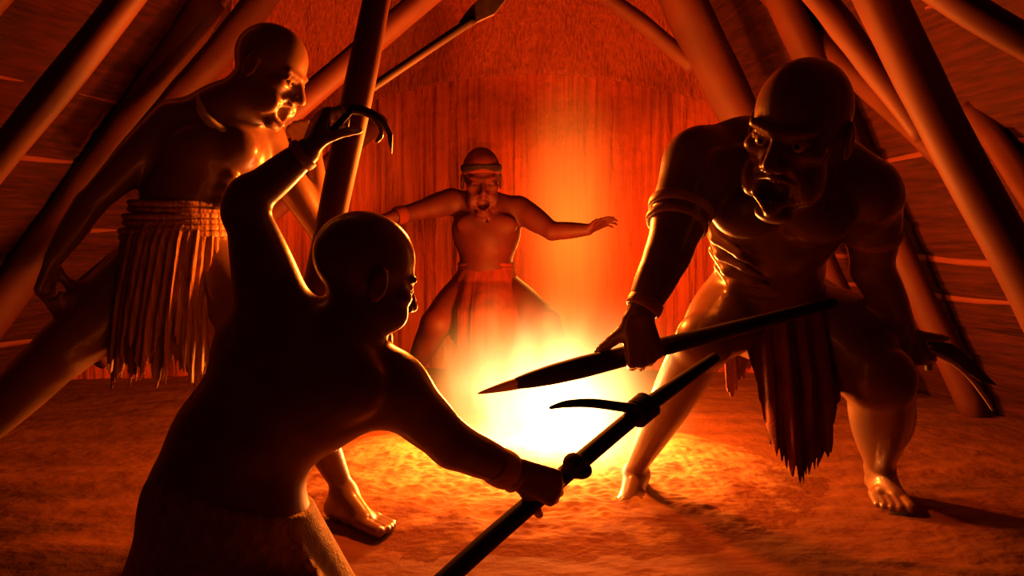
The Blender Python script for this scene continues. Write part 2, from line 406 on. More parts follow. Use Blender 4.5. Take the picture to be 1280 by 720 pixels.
# thatched back wall with an arched upper band that curves forward into the roof
def back_surface(x, z):
    u = (x+.05)/1.9; y = 5.25-.30*u*u
    return y
def arch(x):
    u = (x-.12)/1.35; return 1.72-.34*u*u
nx, nz = 420, 150; V = []; Fc = []
for i in range(nx):
    x = -2.7+5.0*i/(nx-1); za = max(arch(x), -.3)
    for j in range(nz):
        z = -.04+(za+.12)*j/(nz-1)
        y = back_surface(x, z)-.018*mnoise.noise(Vector((x*42, z*1.2, 1)))-.03*mnoise.noise(Vector((x*12, z*.6, 4)))-.04*mnoise.noise(Vector((x*3, z*1, 8)))
        V.append((x, y, z))
for i in range(nx-1):
    for j in range(nz-1): Fc.append((i*nz+j, i*nz+j+1, (i+1)*nz+j+1, (i+1)*nz+j))
tag(link_mesh('wall_back', V, Fc, M['thatch']), 'thatched back wall with long hanging straw', kind='structure')
nz = 110; V = []; Fc = []
for i in range(nx):
    x = -2.7+5.0*i/(nx-1); za = max(arch(x), -.3)
    for j in range(nz):
        t = j/(nz-1)
        if j < 6: zz = za+.01+.01*(5-j); off = .012*j
        else: zz = za+(t-6/(nz-1))*1.9; off = .07
        y = back_surface(x, zz)-off-.75*max(0, t-.05)**1.25-.014*mnoise.noise(Vector((x*55, zz*5, 1)))-.02*mnoise.noise(Vector((x*9, zz*3, 2)))
        V.append((x, y, zz+(.012*mnoise.noise(Vector((x*45, 0, 1))) if j < 8 else 0)))
for i in range(nx-1):
    for j in range(nz-1): Fc.append((i*nz+j, i*nz+j+1, (i+1)*nz+j+1, (i+1)*nz+j))
tag(link_mesh('ceiling', V, Fc, M['thatch_band']), 'thatch of short straw curving forward above the arch', kind='structure')

# battens nailed along the side walls
tn = 0
def batten(wall, z, y0, y1, r=.014, dz=0):
    global tn; tn += 1
    base, lean, sg = (LBASE, LLEAN, -1) if wall == 'L' else (RBASE, RLEAN, 1)
    pts = [np.array([base(y)-sg*lean*(z+dz*(y-y0))-sg*.045, y, z+dz*(y-y0)+.01*math.sin(y*5+z*9)]) for y in np.linspace(y0, y1, 14)]
    Vv, Ff = tube_geo(pts, [r]*14, 8, .2, z*10, 1.3)
    tag(link_mesh('trim_%d' % tn, Vv, Ff, M['batten'], origin=pts[0]), kind='structure')
for z in (.12, .32, .50, .66, .86, 1.10, 1.36, 1.62, 1.9): batten('R', z, 2.2, 4.95, dz=.01)
for z in (.28, .62, .84, 1.15, 1.45, 1.80): batten('L', z, 2.2, 4.85, dz=-.01)

# ------------------------------------------------------------------ posts and rafters (each its own)
pn = 0
def post(a, b, ra, rb, label, name='wooden_post', cat='post', mids=None, wob=.14):
    """a, b world ends; ra, rb radius in metres"""
    global pn; pn += 1
    a = np.asarray(a, float); b = np.asarray(b, float); n = 26; pts = []; rad = []
    s = unit(np.cross(b-a, FW))
    for i in range(n):
        t = i/(n-1); bend = .018*mnoise.noise(Vector((t*2.3, pn*7.7, 0)))
        pts.append(a+(b-a)*t+s*bend+FW*.01*mnoise.noise(Vector((t*3, pn*3.1, 5))))
        rad.append((ra+(rb-ra)*t)*(1+.07*mnoise.noise(Vector((t*9, pn*1.7, 0)))))
    o = tube(name, pts, rad, M['post'], n=20, wob=wob, seed=pn)
    return tag(o, label, cat, 'round timber posts and rafters of the hut')
def floorpt(x, y):
    g = G(x, y); g[2] = -.02; return g
def on_wall(side, x, y, off=.16):
    """where the sight line through a photo point meets the leaning wall (off metres in front of it)"""
    v = RX*((x-640)/F) + UP*(-(y-360)/F) + FW
    if side == 'L': a, b, c = 1, -.32, -LLEAN; k = -2.42-.32*5+off
    else: a, b, c = 1, .18, RLEAN; k = 1.98+.18*5-off
    n = np.array([a, b, c]); s = (k-n@CAMP)/(n@v); return CAMP+v*s, s
def wpost(side, p, q, rp, rq, label, off=.17, foot=False, **kw):
    A, da = on_wall(side, *p, off=off); B, db = on_wall(side, *q, off=off)
    if foot and A[2] > -.02: A = A+(A-B)*((A[2]+.02)/(B[2]-A[2]))
    post(A, B, rp*da/F, rq*db/F, label, **kw)
# left side
post(P(-345, 655, 2.5), P(262, -143, 2.5), .046, .046, 'leaning round rafter crossing the top left corner, brightly lit edge')
wpost('L', (-90, 110), (36, -50), 14, 14, 'rafter clipped by the extreme top left corner', off=.25)
wpost('L', (150, 212), (362, -42), 19, 19, 'leaning rafter rising behind the head of the collared person', off=.46)
wpost('L', (215, 105), (300, -30), 6, 6, 'thin sapling pole beside the rafter at upper left', name='wooden_pole', cat='pole', off=.12)
wpost('L', (-40, 440), (262, 0), 24, 22, 'thick shadowed rafter behind the back of the collared person', off=.12)
post(P(100, 366, 3.5), P(640, -98, 3.5), .050, .052, 'rafter passing behind the raised arm and the upright pole')
post(P(120, 450, 3.4), P(474, 152, 5.05), .042, .052, 'lower rafter running just under the raised forearm')
post(floorpt(331, 662), P(478, -30, 2.32), .042, .036, 'upright pole standing between the two persons on the left', name='wooden_pole', cat='pole')
# right side
post(P(660, -83, 4.3), P(868, 86, 4.2), .034, .042, 'slim rafter following the edge of the thatch arch')
post(floorpt(1105, 495), P(826, -50, 4.15), .095, .105, 'stout post at the right edge of the thatch')
wpost('R', (1214, 508), (962, -40), 17, 20, 'post ending on the dirt beside the right-hand sickle', foot=True)
post(P(925, -133, 2.8), P(1158, 170, 2.62), .050, .036, 'crooked branch rafter leaning into the long post at upper right')
post(floorpt(1433, 632), P(1077, -40, 2.5), .062, .064, 'long leaning post running down the right side')
post(P(1580, 250, 2.15), P(1065, -92, 2.33), .040, .044, 'rafter crossing the top right corner')
post(on_wall('R', 1420, 425, .4)[0], on_wall('R', 1215, 135, .03)[0], .045, .045, 'short post cut off by the right edge of the view')
wpost('R', (1235, 250), (905, -60), 15, 14, 'dim rafter in shadow between the posts above the crouching person', off=.08)

# ================================================================== FIRE
def fire_mesh():
    V = []; Fc = []; n = 64; rows = 40
    for j in range(rows):
        t = j/(rows-1); z = .045+t*.66
        r = .66*math.sqrt(max(0, 1-(max(0, t-.22)/.80)**1.6))*(.80+.2*math.sin(min(1, t*4)*math.pi/2))
        for i in range(n):
            a = 2*math.pi*i/n; lob = 1+.10*t*math.sin(a*5+t*3)+.06*math.sin(a*9+1)
            V.append((r*lob*math.cos(a)+.10*t, r*.9*lob*math.sin(a), z))
    for j in range(rows-1):
        for i in range(n): Fc.append((j*n+i, j*n+(i+1) % n, (j+1)*n+(i+1) % n, (j+1)*n+i))
    Fc.append(tuple(range(n-1, -1, -1))); Fc.append(tuple((rows-1)*n+i for i in range(n)))
    return V, Fc
def vol_mat(name, ctr, rad, strength, ramp, power=1.5, warp=.3, nscale=4, nstretch=(1, 1, .5), absorb=0., warp_z=0, nmul=(.35, 1.3)):
    m = bpy.data.materials.new(name); m.use_nodes = True; nt = m.node_tree; N = nt.nodes; L = nt.links
    N.remove(N['Principled BSDF']); out = N['Material Output']
    tc = N.new('ShaderNodeTexCoord')
    nz = N.new('ShaderNodeTexNoise'); nz.inputs['Scale'].default_value = nscale; nz.inputs['Detail'].default_value = 4
    mp0 = N.new('ShaderNodeMapping'); mp0.inputs['Scale'].default_value = nstretch; L.new(tc.outputs['Object'], mp0.inputs['Vector']); L.new(mp0.outputs[0], nz.inputs['Vector'])
    sb = N.new('ShaderNodeVectorMath'); sb.operation = 'SUBTRACT'; L.new(nz.outputs['Color'], sb.inputs[0]); sb.inputs[1].default_value = (.5, .5, .5)
    sc_ = N.new('ShaderNodeVectorMath'); sc_.operation = 'SCALE'; sc_.inputs['Scale'].default_value = warp; L.new(sb.outputs[0], sc_.inputs[0])
    ad = N.new('ShaderNodeVectorMath'); ad.operation = 'ADD'; L.new(tc.outputs['Object'], ad.inputs[0]); L.new(sc_.outputs[0], ad.inputs[1])
    s2 = N.new('ShaderNodeVectorMath'); s2.operation = 'SUBTRACT'; L.new(ad.outputs[0], s2.inputs[0]); s2.inputs[1].default_value = ctr
    dv = N.new('ShaderNodeVectorMath'); dv.operation = 'DIVIDE'; L.new(s2.outputs[0], dv.inputs[0]); dv.inputs[1].default_value = rad
    ln = N.new('ShaderNodeVectorMath'); ln.operation = 'LENGTH'; L.new(dv.outputs[0], ln.inputs[0])
    su = N.new('ShaderNodeMath'); su.operation = 'SUBTRACT'; su.use_clamp = True; su.inputs[0].default_value = 1; L.new(ln.outputs['Value'], su.inputs[1])
    pw = N.new('ShaderNodeMath'); pw.operation = 'POWER'; L.new(su.outputs[0], pw.inputs[0]); pw.inputs[1].default_value = power
    # flame tongues
    mr = N.new('ShaderNodeMapRange'); mr.inputs['From Min'].default_value = .3; mr.inputs['From Max'].default_value = .7
    mr.inputs['To Min'].default_value = nmul[0]; mr.inputs['To Max'].default_value = nmul[1]; L.new(nz.outputs['Fac'], mr.inputs['Value'])
    ml = N.new('ShaderNodeMath'); ml.operation = 'MULTIPLY'; L.new(pw.outputs[0], ml.inputs[0]); L.new(mr.outputs[0], ml.inputs[1])
    st = N.new('ShaderNodeMath'); st.operation = 'MULTIPLY'; L.new(ml.outputs[0], st.inputs[0]); st.inputs[1].default_value = strength
    rp = N.new('ShaderNodeValToRGB'); el = rp.color_ramp.elements
    el[0].position = ramp[0][0]; el[0].color = (*ramp[0][1], 1); el[1].position = ramp[-1][0]; el[1].color = (*ramp[-1][1], 1)
    for p_, c_ in ramp[1:-1]:
        e = el.new(p_); e.color = (*c_, 1)
    L.new(su.outputs[0], rp.inputs['Fac'])
    em = N.new('ShaderNodeEmission'); L.new(rp.outputs['Color'], em.inputs['Color']); L.new(st.outputs[0], em.inputs['Strength'])
    if absorb:
        ab = N.new('ShaderNodeVolumeAbsorption'); ab.inputs['Color'].default_value = (.9, .35, .1, 1)
        a2 = N.new('ShaderNodeMath'); a2.operation = 'MULTIPLY'; L.new(ml.outputs[0], a2.inputs[0]); a2.inputs[1].default_value = absorb; L.new(a2.outputs[0], ab.inputs['Density'])
        ash = N.new('ShaderNodeAddShader'); L.new(em.outputs[0], ash.inputs[0]); L.new(ab.outputs[0], ash.inputs[1]); L.new(ash.outputs[0], out.inputs['Volume'])
    else: L.new(em.outputs[0], out.inputs['Volume'])
    return m
fm = vol_mat('flames', (.06, -.08, .16), (.58, .56, .54), 27, [(0, (1, .15, .01)), (.25, (1, .34, .045)), (.6, (1, .62, .20))], 2.7, .30, 5.5, (1, 1, .45), absorb=0, nmul=(.15, 1.9))
V, Fc = fire_mesh(); base = G(668, 573); base[2] = 0
fire = link_mesh('campfire', [np.array(v)+base for v in V], Fc, fm, origin=base)
tag(fire, 'bright yellow campfire blazing on the dirt in the middle of the hut', 'fire')
# ash and straw bed under the flames, enlarged to carry the painted firelight
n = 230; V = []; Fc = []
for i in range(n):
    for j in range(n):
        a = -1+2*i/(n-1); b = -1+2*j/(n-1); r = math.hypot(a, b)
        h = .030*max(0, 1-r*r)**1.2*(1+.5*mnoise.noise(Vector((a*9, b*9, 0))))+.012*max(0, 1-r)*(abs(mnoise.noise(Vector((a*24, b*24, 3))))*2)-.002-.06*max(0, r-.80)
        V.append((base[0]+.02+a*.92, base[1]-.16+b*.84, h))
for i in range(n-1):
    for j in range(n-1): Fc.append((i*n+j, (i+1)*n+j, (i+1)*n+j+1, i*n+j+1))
tag(link_mesh('ash_bed', V, Fc, M['ash'], origin=base), 'crumbly bed of ash and charred straw under the campfire, firelight put into its pale middle', 'ash', kind='stuff')
# smoke rising behind the far person, its firelight put in as emission
pb = P(712, 440, 4.62); pb[2] = 0
V = []; Fc = []; n = 40; rows = 24
for j in range(rows):
    t = j/(rows-1); r = .42*(.75+.35*math.sin(math.pi*min(1, t*1.1)))
    for i in range(n):
        a = 2*math.pi*i/n; V.append(pb+np.array([r*math.cos(a)*(1+.08*math.sin(3*a+5*t)), .30*math.sin(a)*(r/.42), .03+t*1.85]))
for j in range(rows-1):
    for i in range(n): Fc.append((j*n+i, j*n+(i+1) % n, (j+1)*n+(i+1) % n, (j+1)*n+i))
Fc.append(tuple(range(n-1, -1, -1))); Fc.append(tuple((rows-1)*n+i for i in range(n)))
sm = vol_mat('glowing_smoke', (0, 0, .80), (.40, .30, .95), 5.0, [(0, (1, .13, .008)), (.6, (1, .24, .02))], 1.7, .14, 2.5, (1, 1, .25), nmul=(.7, 1.2))
tag(link_mesh('smoke_column', V, Fc, sm, origin=pb), 'orange glowing smoke rising against the thatch behind the far person', 'smoke', kind='stuff')

# ------------------------------------------------------------------ lights: fire and embers, plus added rim and wall lamps
def plight(name, loc, W, col, r):
    l = bpy.data.lights.new(name, 'POINT'); l.energy = W; l.color = col; l.shadow_soft_size = r
    o = bpy.data.objects.new(name, l); o.location = loc; COL.objects.link(o); return o
FIRECOL = (1, .165, .012)
plight('fire_and_rim_light', base+np.array([.08, .42, .42]), 160, FIRECOL, .07)
plight('fire_and_rim_light', base+np.array([-.16, -.34, .96]), 90, FIRECOL, .07)  # added lamp above and ahead of the flames, lights and rims the people
plight('ember_light', base+np.array([.0, .16, .18]), 65, (1, .36, .05), .08)
plight('added_wall_light', P(690, 310, 4.62), 24, (1, .26, .025), .12)  # added lamp that brightens the back wall behind the far person
w = bpy.data.worlds.new('world'); SC.world = w; w.use_nodes = True
w.node_tree.nodes['Background'].inputs['Color'].default_value = (.05, .004, .002, 1); w.node_tree.nodes['Background'].inputs['Strength'].default_value = .25
SC.cycles.diffuse_bounces = 1; SC.cycles.glossy_bounces = 2

# ================================================================== PEOPLE
def eye(parent, c, r, f):
    s = Sculpt(.0015); s.ell(c, (r, r, r), None, 0.001); e = s.mesh('eye', M['eye'], parent)
    s = Sculpt(.001); s.ell(np.asarray(c)+unit(f)*r*.72, (r*.45, r*.45, r*.45), None, 0.001); s.mesh('pupil', M['pupil'], e); return e
def band_px(name, parent, a, b, rpx, wpx, thick=.005, m='band', rolls=1, seed=0):
    """cuff at a (px,py,d) with the limb running towards b"""
    A = P(*a); B = P(*b); return ring_band(name, A, B-A, rpx*a[2]/F, wpx*a[2]/F, thick, M[m], parent, rolls, seed)

# ---------------------------------------------------------------- far person, arms spread behind the fire
D4 = 4.2; o4 = G(600, 497); o4[2] = 0
S = Sculpt(.0065)
q4, R4 = S.head(P(602, 226, 4.12), (.10, -1, -.22), (.0, -.2, 1), .285, mouth=.9, wide=.92)
S.C((604, 255, 4.2, 15), (603, 240, 4.17, 14)); S.C((585, 255, D4, 9), (604, 245, D4, 11), (632, 257, D4, 9), k=.03)
S.C((566, 252, D4, 15), (644, 260, D4, 15), k=.03)
S.E(608, 288, D4, 43, 42, 27, 0, .03); S.E(590, 279, 4.125, 20, 13, 9, 8, .012); S.E(627, 280, 4.125, 20, 13, 9, -8, .012)
S.C((609, 300, D4, 33), (607, 340, D4, 31), (606, 372, 4.22, 36), k=.04)
for yy in (312, 326, 340):
    for t in (-1, 1): S.E(608+t*9, yy, 4.108, 9, 6.5, 6, 0, .008)
S.groove((608, 270, 4.10, 2.0), (608, 290, 4.098, 2.0))
S.C((563, 252, D4, 16), (524, 263, 4.1, 11), k=.025, bulge=.12); S.C((524, 263, 4.1, 11), (488, 272, 4.0, 8), k=.015, bulge=.1)
S.hand(P(488, 272, 4.0), (-1, -.2, -.1), (0, -.3, -1), .17, (25, 30, 20), side=1)
S.C((651, 262, D4, 16), (690, 289, 4.12, 11), k=.025, bulge=.12); S.C((690, 289, 4.12, 11.5), (735, 287, 4.05, 7.5), k=.015, bulge=.12)
S.hand(P(736, 287, 4.05), (.9, -.1, .45), (.2, -.6, -.7), .15, (18, 25, 15), 6, side=-1)
S.C((585, 365, 4.22, 26), (545, 405, 3.98, 19), k=.04, bulge=.1); S.C((545, 405, 3.98, 18), (516, 463, 4.12, 9), k=.02, bulge=.14)
S.foot(P(514, 470, 4.12), (-.5, -.85, 0), .24)
S.C((628, 365, 4.22, 26), (682, 405, 3.98, 19), k=.04, bulge=.1); S.C((682, 405, 3.98, 18), (708, 463, 4.12, 9), k=.02, bulge=.14)
S.foot(P(710, 470, 4.12), (.5, -.85, 0), .24, side=-1)
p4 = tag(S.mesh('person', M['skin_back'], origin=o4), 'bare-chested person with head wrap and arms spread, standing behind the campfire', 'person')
# close cap of hair and cloth head wrap
S = Sculpt(.005); hc = q4(0, -.05, .15)
S.ell(hc, np.array([.34*.92, .435, .39])*.285, R4, .01)
def clip4(D, ax, c=q4(0, .1, .12), nrm=unit(R4[2]*1.0+R4[1]*-.25)):
    d = -((ax[0][:, None, None]-c[0])*nrm[0]+(ax[1][None, :, None]-c[1])*nrm[1]+(ax[2][None, None, :]-c[2])*nrm[2])
    return np.maximum(D, d.astype(np.float32))
S.clip = clip4; S.mesh('head_cloth', M['cloth_red'], p4)
ring_band('head_band', q4(0, -.045, .20), R4[2]-R4[1]*.15, .312*.285, .034, .008, M['hair'], p4, 1, 3, flat=1.26, flat_dir=R4[0])
band_px('arm_band', p4, (500, 269, 4.03), (488, 272, 4.0), 10, 14, .006, m='cloth_red')
hem = lambda u: .84+.14*max(0, math.cos(2*math.pi*(u-.75)))**2+.012*math.sin(u*130)
skirt('skirt', [(P(608, 330, D4), 33*D4/F, .115), (P(607, 350, D4), 40*D4/F, .15), (P(607, 385, 4.12), 47*D4/F, .24), (P(606, 438, 4.08), 46*D4/F, .28)], M['cloth_red'], p4, hem, pleat=.02, fr=13, seed=2)
ring_band('waistband', P(608, 333, D4), (0, 0, 1), 34*D4/F, .04, .008, M['cloth_red'], p4, 2, 5, flat=.88)

# ---------------------------------------------------------------- collared person, left, in straw skirt
d = 2.45; o1 = G(330, 640); o1[2] = 0
S = Sculpt(.005)
q1, R1 = S.head(P(338, 90, 2.42), (.80, -.22, -.42), (.42, -.05, .9), .255, mouth=.85, wide=.95)
S.C((262, 150, d, 34), (300, 128, 2.44, 30), (325, 100, 2.43, 27), k=.03)           # neck leans forward
S.C((225, 158, 2.44, 26), (275, 138, d, 26), (330, 170, 2.52, 24), k=.04)
S.E(270, 195, d, 66, 58, 46, -8, .04); S.E(292, 188, 2.39, 32, 27, 22, 6, .012); S.E(246, 184, 2.37, 34, 26, 22, -6, .014)
S.E(236, 146, 2.40, 22, 20, 18, 0, .015)
S.C((255, 215, d, 56), (235, 262, d, 54), (228, 300, d, 60), k=.05)
for i, yy in enumerate((222, 238, 254)):
    for t in (-1, 1): S.E(272-i*6+t*13, yy, 2.365, 13, 8.5, 9, 4, .012)
# right arm, reaching down to the left
S.C((218, 152, 2.43, 27), (112, 256, 2.36, 17), k=.03, bulge=.10); S.C((112, 256, 2.36, 18), (68, 322, 2.28, 12), k=.015, bulge=.15)
S.hand(P(66, 326, 2.28), (-.3, -.1, -.95), (1, .1, -.1), .175, (55, 70, 45), thumb=(.6, .35, .7), thumb_curl=25, side=-1)
# left arm, elbow bent behind the pole, hand up on the spear
S.C((335, 182, 2.52, 23), (402, 292, 2.55, 14), k=.03, bulge=.12); S.C((402, 292, 2.55, 14), (392, 192, 2.60, 10), k=.015, bulge=.14)
S.hand(P(391, 190, 2.60), (-.45, -.1, .85), (0, 1, 0), .175, (75, 80, 50), thumb=(.5, .6, .6), thumb_curl=25, side=1)
# legs in a wide lunge
S.C((205, 330, 2.47, 52), (78, 440, 2.30, 33), k=.05, bulge=.10); S.C((80, 436, 2.30, 33), (-75, 585, 2.42, 15), k=.02, bulge=.18)
S.foot(P(-85, 600, 2.42), (-.9, -.4, 0), .25, side=1)
S.C((262, 335, 2.45, 50), (352, 450, 2.30, 30), k=.05, bulge=.08); S.C((352, 450, 2.30, 30), (428, 608, 2.36, 13), k=.02, bulge=.20)
S.foot(P(430, 617, 2.36), (.75, -.62, 0), .24, side=-1)
p1 = tag(S.mesh('person', M['skin'], origin=o1), 'tall bald person with a bead collar and long ragged straw skirt, lunging at left', 'person')
for t in (-1, 1): eye(p1, q1(t*.13, .325, -.005), .0125, R1[1])
# bead collar
cc = P(292, 142, 2.44); axc = unit(P(325, 100, 2.43)-P(262, 165, 2.46))
ring_band('necklace', cc, axc+np.array([-.1, -.45, 0]), .094, .022, .013, M['bone'], p1, 2, 3)
rg = lambda x, y, dd, w, dp: (P(x, y, dd), w*dd/F, dp)
skirt('skirt', [rg(232, 262, d, 62, .135), rg(228, 300, d, 68, .17), rg(226, 380, d, 72, .22), rg(222, 500, d, 76, .25)], M['straw'], p1,
      rag(11, .70, 1.02, 15, .8, .03), n=420, rows=46, pleat=.028, fr=46, thick=.006)
skirt('skirt_underlayer', [rg(230, 290, d, 60, .13), rg(226, 380, d, 64, .19), rg(224, 490, d, 66, .21)], M['straw'], p1,
      rag(5, .72, .95, 13, .9, .03), n=300, rows=30, pleat=.03, fr=40, thick=.006)
for i, (yy, ww) in enumerate(((258, 63), (273, 67), (289, 70))):
    ring_band('waistband', P(232-i*2, yy, d), (.02-.03*i, -.05, 1), ww*d/F, .034, .012, M['straw'], p1, 2, i, flat=.98-.02*i)

# ---------------------------------------------------------------- crouching big person at right with spear and sickle
o3 = G(950, 612); o3[2] = 0
S = Sculpt(.0045)
q3, R3 = S.head(P(998, 165, 1.80), (-.60, -.74, -.30), (.07, -.3, 1), .293, mouth=1.15, wide=.98, brow=1.3)
S.C((985, 235, 2.03, 50), (992, 185, 1.88, 42), k=.03)
S.C((930, 195, 2.04, 44), (1045, 222, 2.06, 44), k=.05)
S.C((882, 203, 2.03, 42), (935, 190, 2.05, 40), k=.04); S.C((1045, 215, 2.05, 38), (1085, 240, 2.05, 36), k=.04)
S.E(876, 205, 2.0, 44, 46, 44, 20, .03); S.E(1088, 243, 2.02, 36, 42, 40, -10, .03)
S.E(975, 262, 2.12, 88, 72, 60, -4, .05); S.E(935, 262, 2.0, 46, 36, 28, 10, .02); S.E(1020, 270, 2.0, 46, 36, 28, -10, .02)
S.C((967, 290, 2.18, 68), (962, 340, 2.32, 60), (960, 392, 2.48, 62), k=.05)
for pts in (((884, 262, 2.13), (896, 298, 2.09), (925, 318, 2.055), (944, 332, 2.05)), ((889, 285, 2.15), (902, 318, 2.11), (930, 333, 2.08), (952, 345, 2.07)),
            ((893, 312, 2.2), (910, 338, 2.15), (940, 352, 2.13), (962, 358, 2.12)), ((900, 332, 2.24), (918, 354, 2.2), (950, 366, 2.19), (970, 370, 2.18))):
    S.C(*[(*a, r) for a, r in zip(pts, (8, 8, 6, 3))], k=.008)
# right arm (viewer's left): hangs down to the spear
S.C((868, 212, 2.0, 38), (836, 315, 1.93, 27), k=.03, bulge=.14); S.C((836, 315, 1.93, 27), (800, 392, 1.90, 18), k=.02, bulge=.13)
S.E(852, 260, 1.97, 30, 44, 30, -14, .02)
rod3 = unit(P(1045, 378, 2.0)-P(597, 492, 1.9))
S.hand(P(797, 398, 1.895), unit(np.array([-.1, .05, -1])-rod3*np.dot([-.1, .05, -1], rod3)), (0, 1, 0), .185, (62, 78, 50), thumb=(.45, .75, .35), thumb_curl=18, side=-1, fat=1.12)
# left arm: hangs out to the sickle
S.C((1092, 250, 2.06, 34), (1090, 335, 2.18, 24), k=.03, bulge=.14); S.C((1090, 335, 2.18, 25), (1131, 413, 2.29, 14), k=.02, bulge=.16)
S.hand(P(1132, 416, 2.30), (.45, 0, -.9), (.5, .75, .25), .165, (62, 75, 50), thumb=(.5, .6, .5), thumb_curl=22, side=1, fat=1.1)
# legs
S.C((925, 380, 2.50, 48), (882, 425, 2.12, 34), k=.05, bulge=.12); S.C((880, 425, 2.12, 34), (797, 580, 2.58, 13), k=.02, bulge=.16)
S.foot(P(795, 592, 2.60), (-.25, -.95, -.05), .25, side=-1)
S.C((1000, 395, 2.52, 56), (1100, 470, 2.20, 42), k=.05, bulge=.14); S.E(1060, 420, 2.33, 66, 52, 50, -40, .04)
S.C((1102, 478, 2.20, 40), (1100, 575, 2.60, 19), k=.02, bulge=.24); S.E(1110, 510, 2.42, 32, 44, 34, 8, .03)
S.foot(P(1100, 584, 2.62), (-.15, -.9, 0), .265, side=1)
p3 = tag(S.mesh('person', M['skin'], origin=o3), 'big bald person at right, crouched and shouting, with a spear and a white-edged sickle', 'person')
for t in (-1, 1): eye(p3, q3(t*.13, .325, -.005), .0145, R3[1])
S = Sculpt(.0025)
for t in range(-3, 4): S.ell(q3(t*.028, .36-.02*abs(t)*.8, -.255), np.array([.015, .012, .03])*.292, R3, .001)
S.mesh('upper_teeth', M['teeth'], p3); S = Sculpt(.0025)
for t in range(-3, 4): S.ell(q3(t*.026, .345-.02*abs(t)*.8, -.435), np.array([.014, .012, .028])*.292, R3, .001)
S.mesh('lower_teeth', M['teeth'], p3)
band_px('arm_band', p3, (851, 262, 1.97), (836, 315, 1.93), 37, 15, .008)
band_px('arm_band', p3, (846, 279, 1.96), (836, 315, 1.93), 35, 12, .008, seed=4)
band_px('wrist_band', p3, (806, 381, 1.905), (800, 392, 1.90), 20.5, 16, .005, seed=6)
band_px('arm_band', p3, (1092, 292, 2.12), (1090, 335, 2.18), 32, 13, .006, seed=8)
_rg = rag(23, .74, 1.08, 13, .7, .03)
def hem3(u):
    fr_ = max(math.exp(-((u-.755)/.125)**8), .8*math.exp(-((u-.25)/.09)**8)); return .27+fr_*(_rg(u)-.27)
skirt('loincloth', [rg(962, 352, 2.38, 64, .165), rg(963, 392, 2.47, 76, .235), rg(965, 455, 2.46, 78, .27), rg(968, 560, 2.44, 70, .26)], M['cloth'], p3,
      hem3, n=300, rows=40, pleat=.035, fr=22, thick=.006)
ring_band('waistband', P(961, 352, 2.37), (0, .35, 1), 58*2.37/F, .05, .010, M['cloth'], p3, 3, 9, flat=.98)

# ---------------------------------------------------------------- near person seen from behind
o2 = G(300, 735); o2[2] = 0
o2 = np.array([P(280, 640, 1.6)[0], P(280, 640, 1.6)[1], 0])
S = Sculpt(.0045)
q2, R2 = S.head(P(457, 345, 1.62), (.80, .56, -.30), (.38, .05, 1), .232, mouth=0, wide=1.0)
S.C((410, 445, 1.60, 40), (440, 395, 1.61, 36), k=.03)
S.C((350, 420, 1.6, 42), (410, 440, 1.6, 42), (478, 492, 1.62, 40), k=.05)
S.E(372, 465, 1.61, 112, 78, 62, -28, .05)
S.E(350, 440, 1.55, 52, 46, 30, 0, .02); S.E(432, 478, 1.55, 52, 44, 30, -20, .02)
S.C((352, 500, 1.61, 88), (300, 555, 1.60, 76), (272, 612, 1.58, 80), k=.05)
S.C((360, 440, 1.54, 12), (330, 500, 1.53, 12), (275, 590, 1.50, 12), k=.03, sub=True) if False else None
# raised left arm
S.C((345, 392, 1.6, 46), (308, 262, 1.62, 25), k=.03, bulge=.08); S.C((308, 252, 1.62, 24), (383, 190, 1.62, 17), k=.02, bulge=.12)
S.C((300, 268, 1.62, 22), (308, 240, 1.62, 20))
S.hand(P(386, 188, 1.62), (.25, .35, .9), (.72, .5, -.2), .15, (55, 70, 45), thumb=(.6, .3, .6), thumb_curl=22, side=-1)
# right arm stretched to the forked staff
S.E(492, 478, 1.62, 44, 38, 38, -35, .03)
S.C((490, 485, 1.62, 38), (566, 556, 1.68, 27), k=.03, bulge=.10); S.C((566, 556, 1.68, 28), (650, 593, 1.75, 17), k=.02, bulge=.13)
rod2 = unit(P(880, 462, 1.98)-P(560, 722, 1.68))
S.hand(P(650, 592, 1.74), (.80, .10, -.36), (0, 1, -.1), .155, (62, 78, 50), thumb=(.75, .6, .25), thumb_curl=14, side=-1, fat=1.25)
# lower body, down on his knees
S.C((318, 640, 1.58, 62), (395, 752, 1.74, 50), k=.05); S.C((395, 760, 1.74, 40), (330, 790, 1.34, 28), k=.02, bulge=.15)
S.C((244, 645, 1.56, 58), (190, 760, 1.66, 46), k=.05); S.C((190, 770, 1.66, 38), (140, 820, 1.26, 28), k=.02, bulge=.15)
S.foot(np.array([P(330, 790, 1.34)[0], 1.25, .05]), (0, -1, 0), .22, up=(0, 0, -1)); S.foot(np.array([P(140, 820, 1.26)[0], 1.18, .05]), (0, -1, 0), .22, up=(0, 0, -1))
p2 = tag(S.mesh('person', M['skin'], origin=o2, floor=.0), 'nearest person, seen from behind, sickle raised in one hand and forked staff in the other', 'person')
for t in (-1, 1): eye(p2, q2(t*.13, .325, -.005), .0115, R2[1])
band_px('wrist_band', p2, (627, 585, 1.73), (652, 598, 1.76), 22, 26, .005)
band_px('wrist_band', p2, (645, 594, 1.755), (652, 598, 1.76), 19.5, 7, .006, seed=3)
band_px('wrist_band', p2, (378, 194, 1.62), (386, 188, 1.62), 18.5, 12, .004, seed=5)
S = Sculpt(.0045)
S.C((298, 600, 1.60, 70), (274, 628, 1.58, 86), k=.05)
S.C((318, 640, 1.58, 68), (398, 755, 1.74, 55), k=.05); S.C((246, 645, 1.56, 62), (192, 762, 1.66, 50), k=.05)
S.C((398, 762, 1.74, 44), (345, 788, 1.42, 34), k=.03); S.C((190, 772, 1.66, 42), (142, 812, 1.34, 34), k=.03)
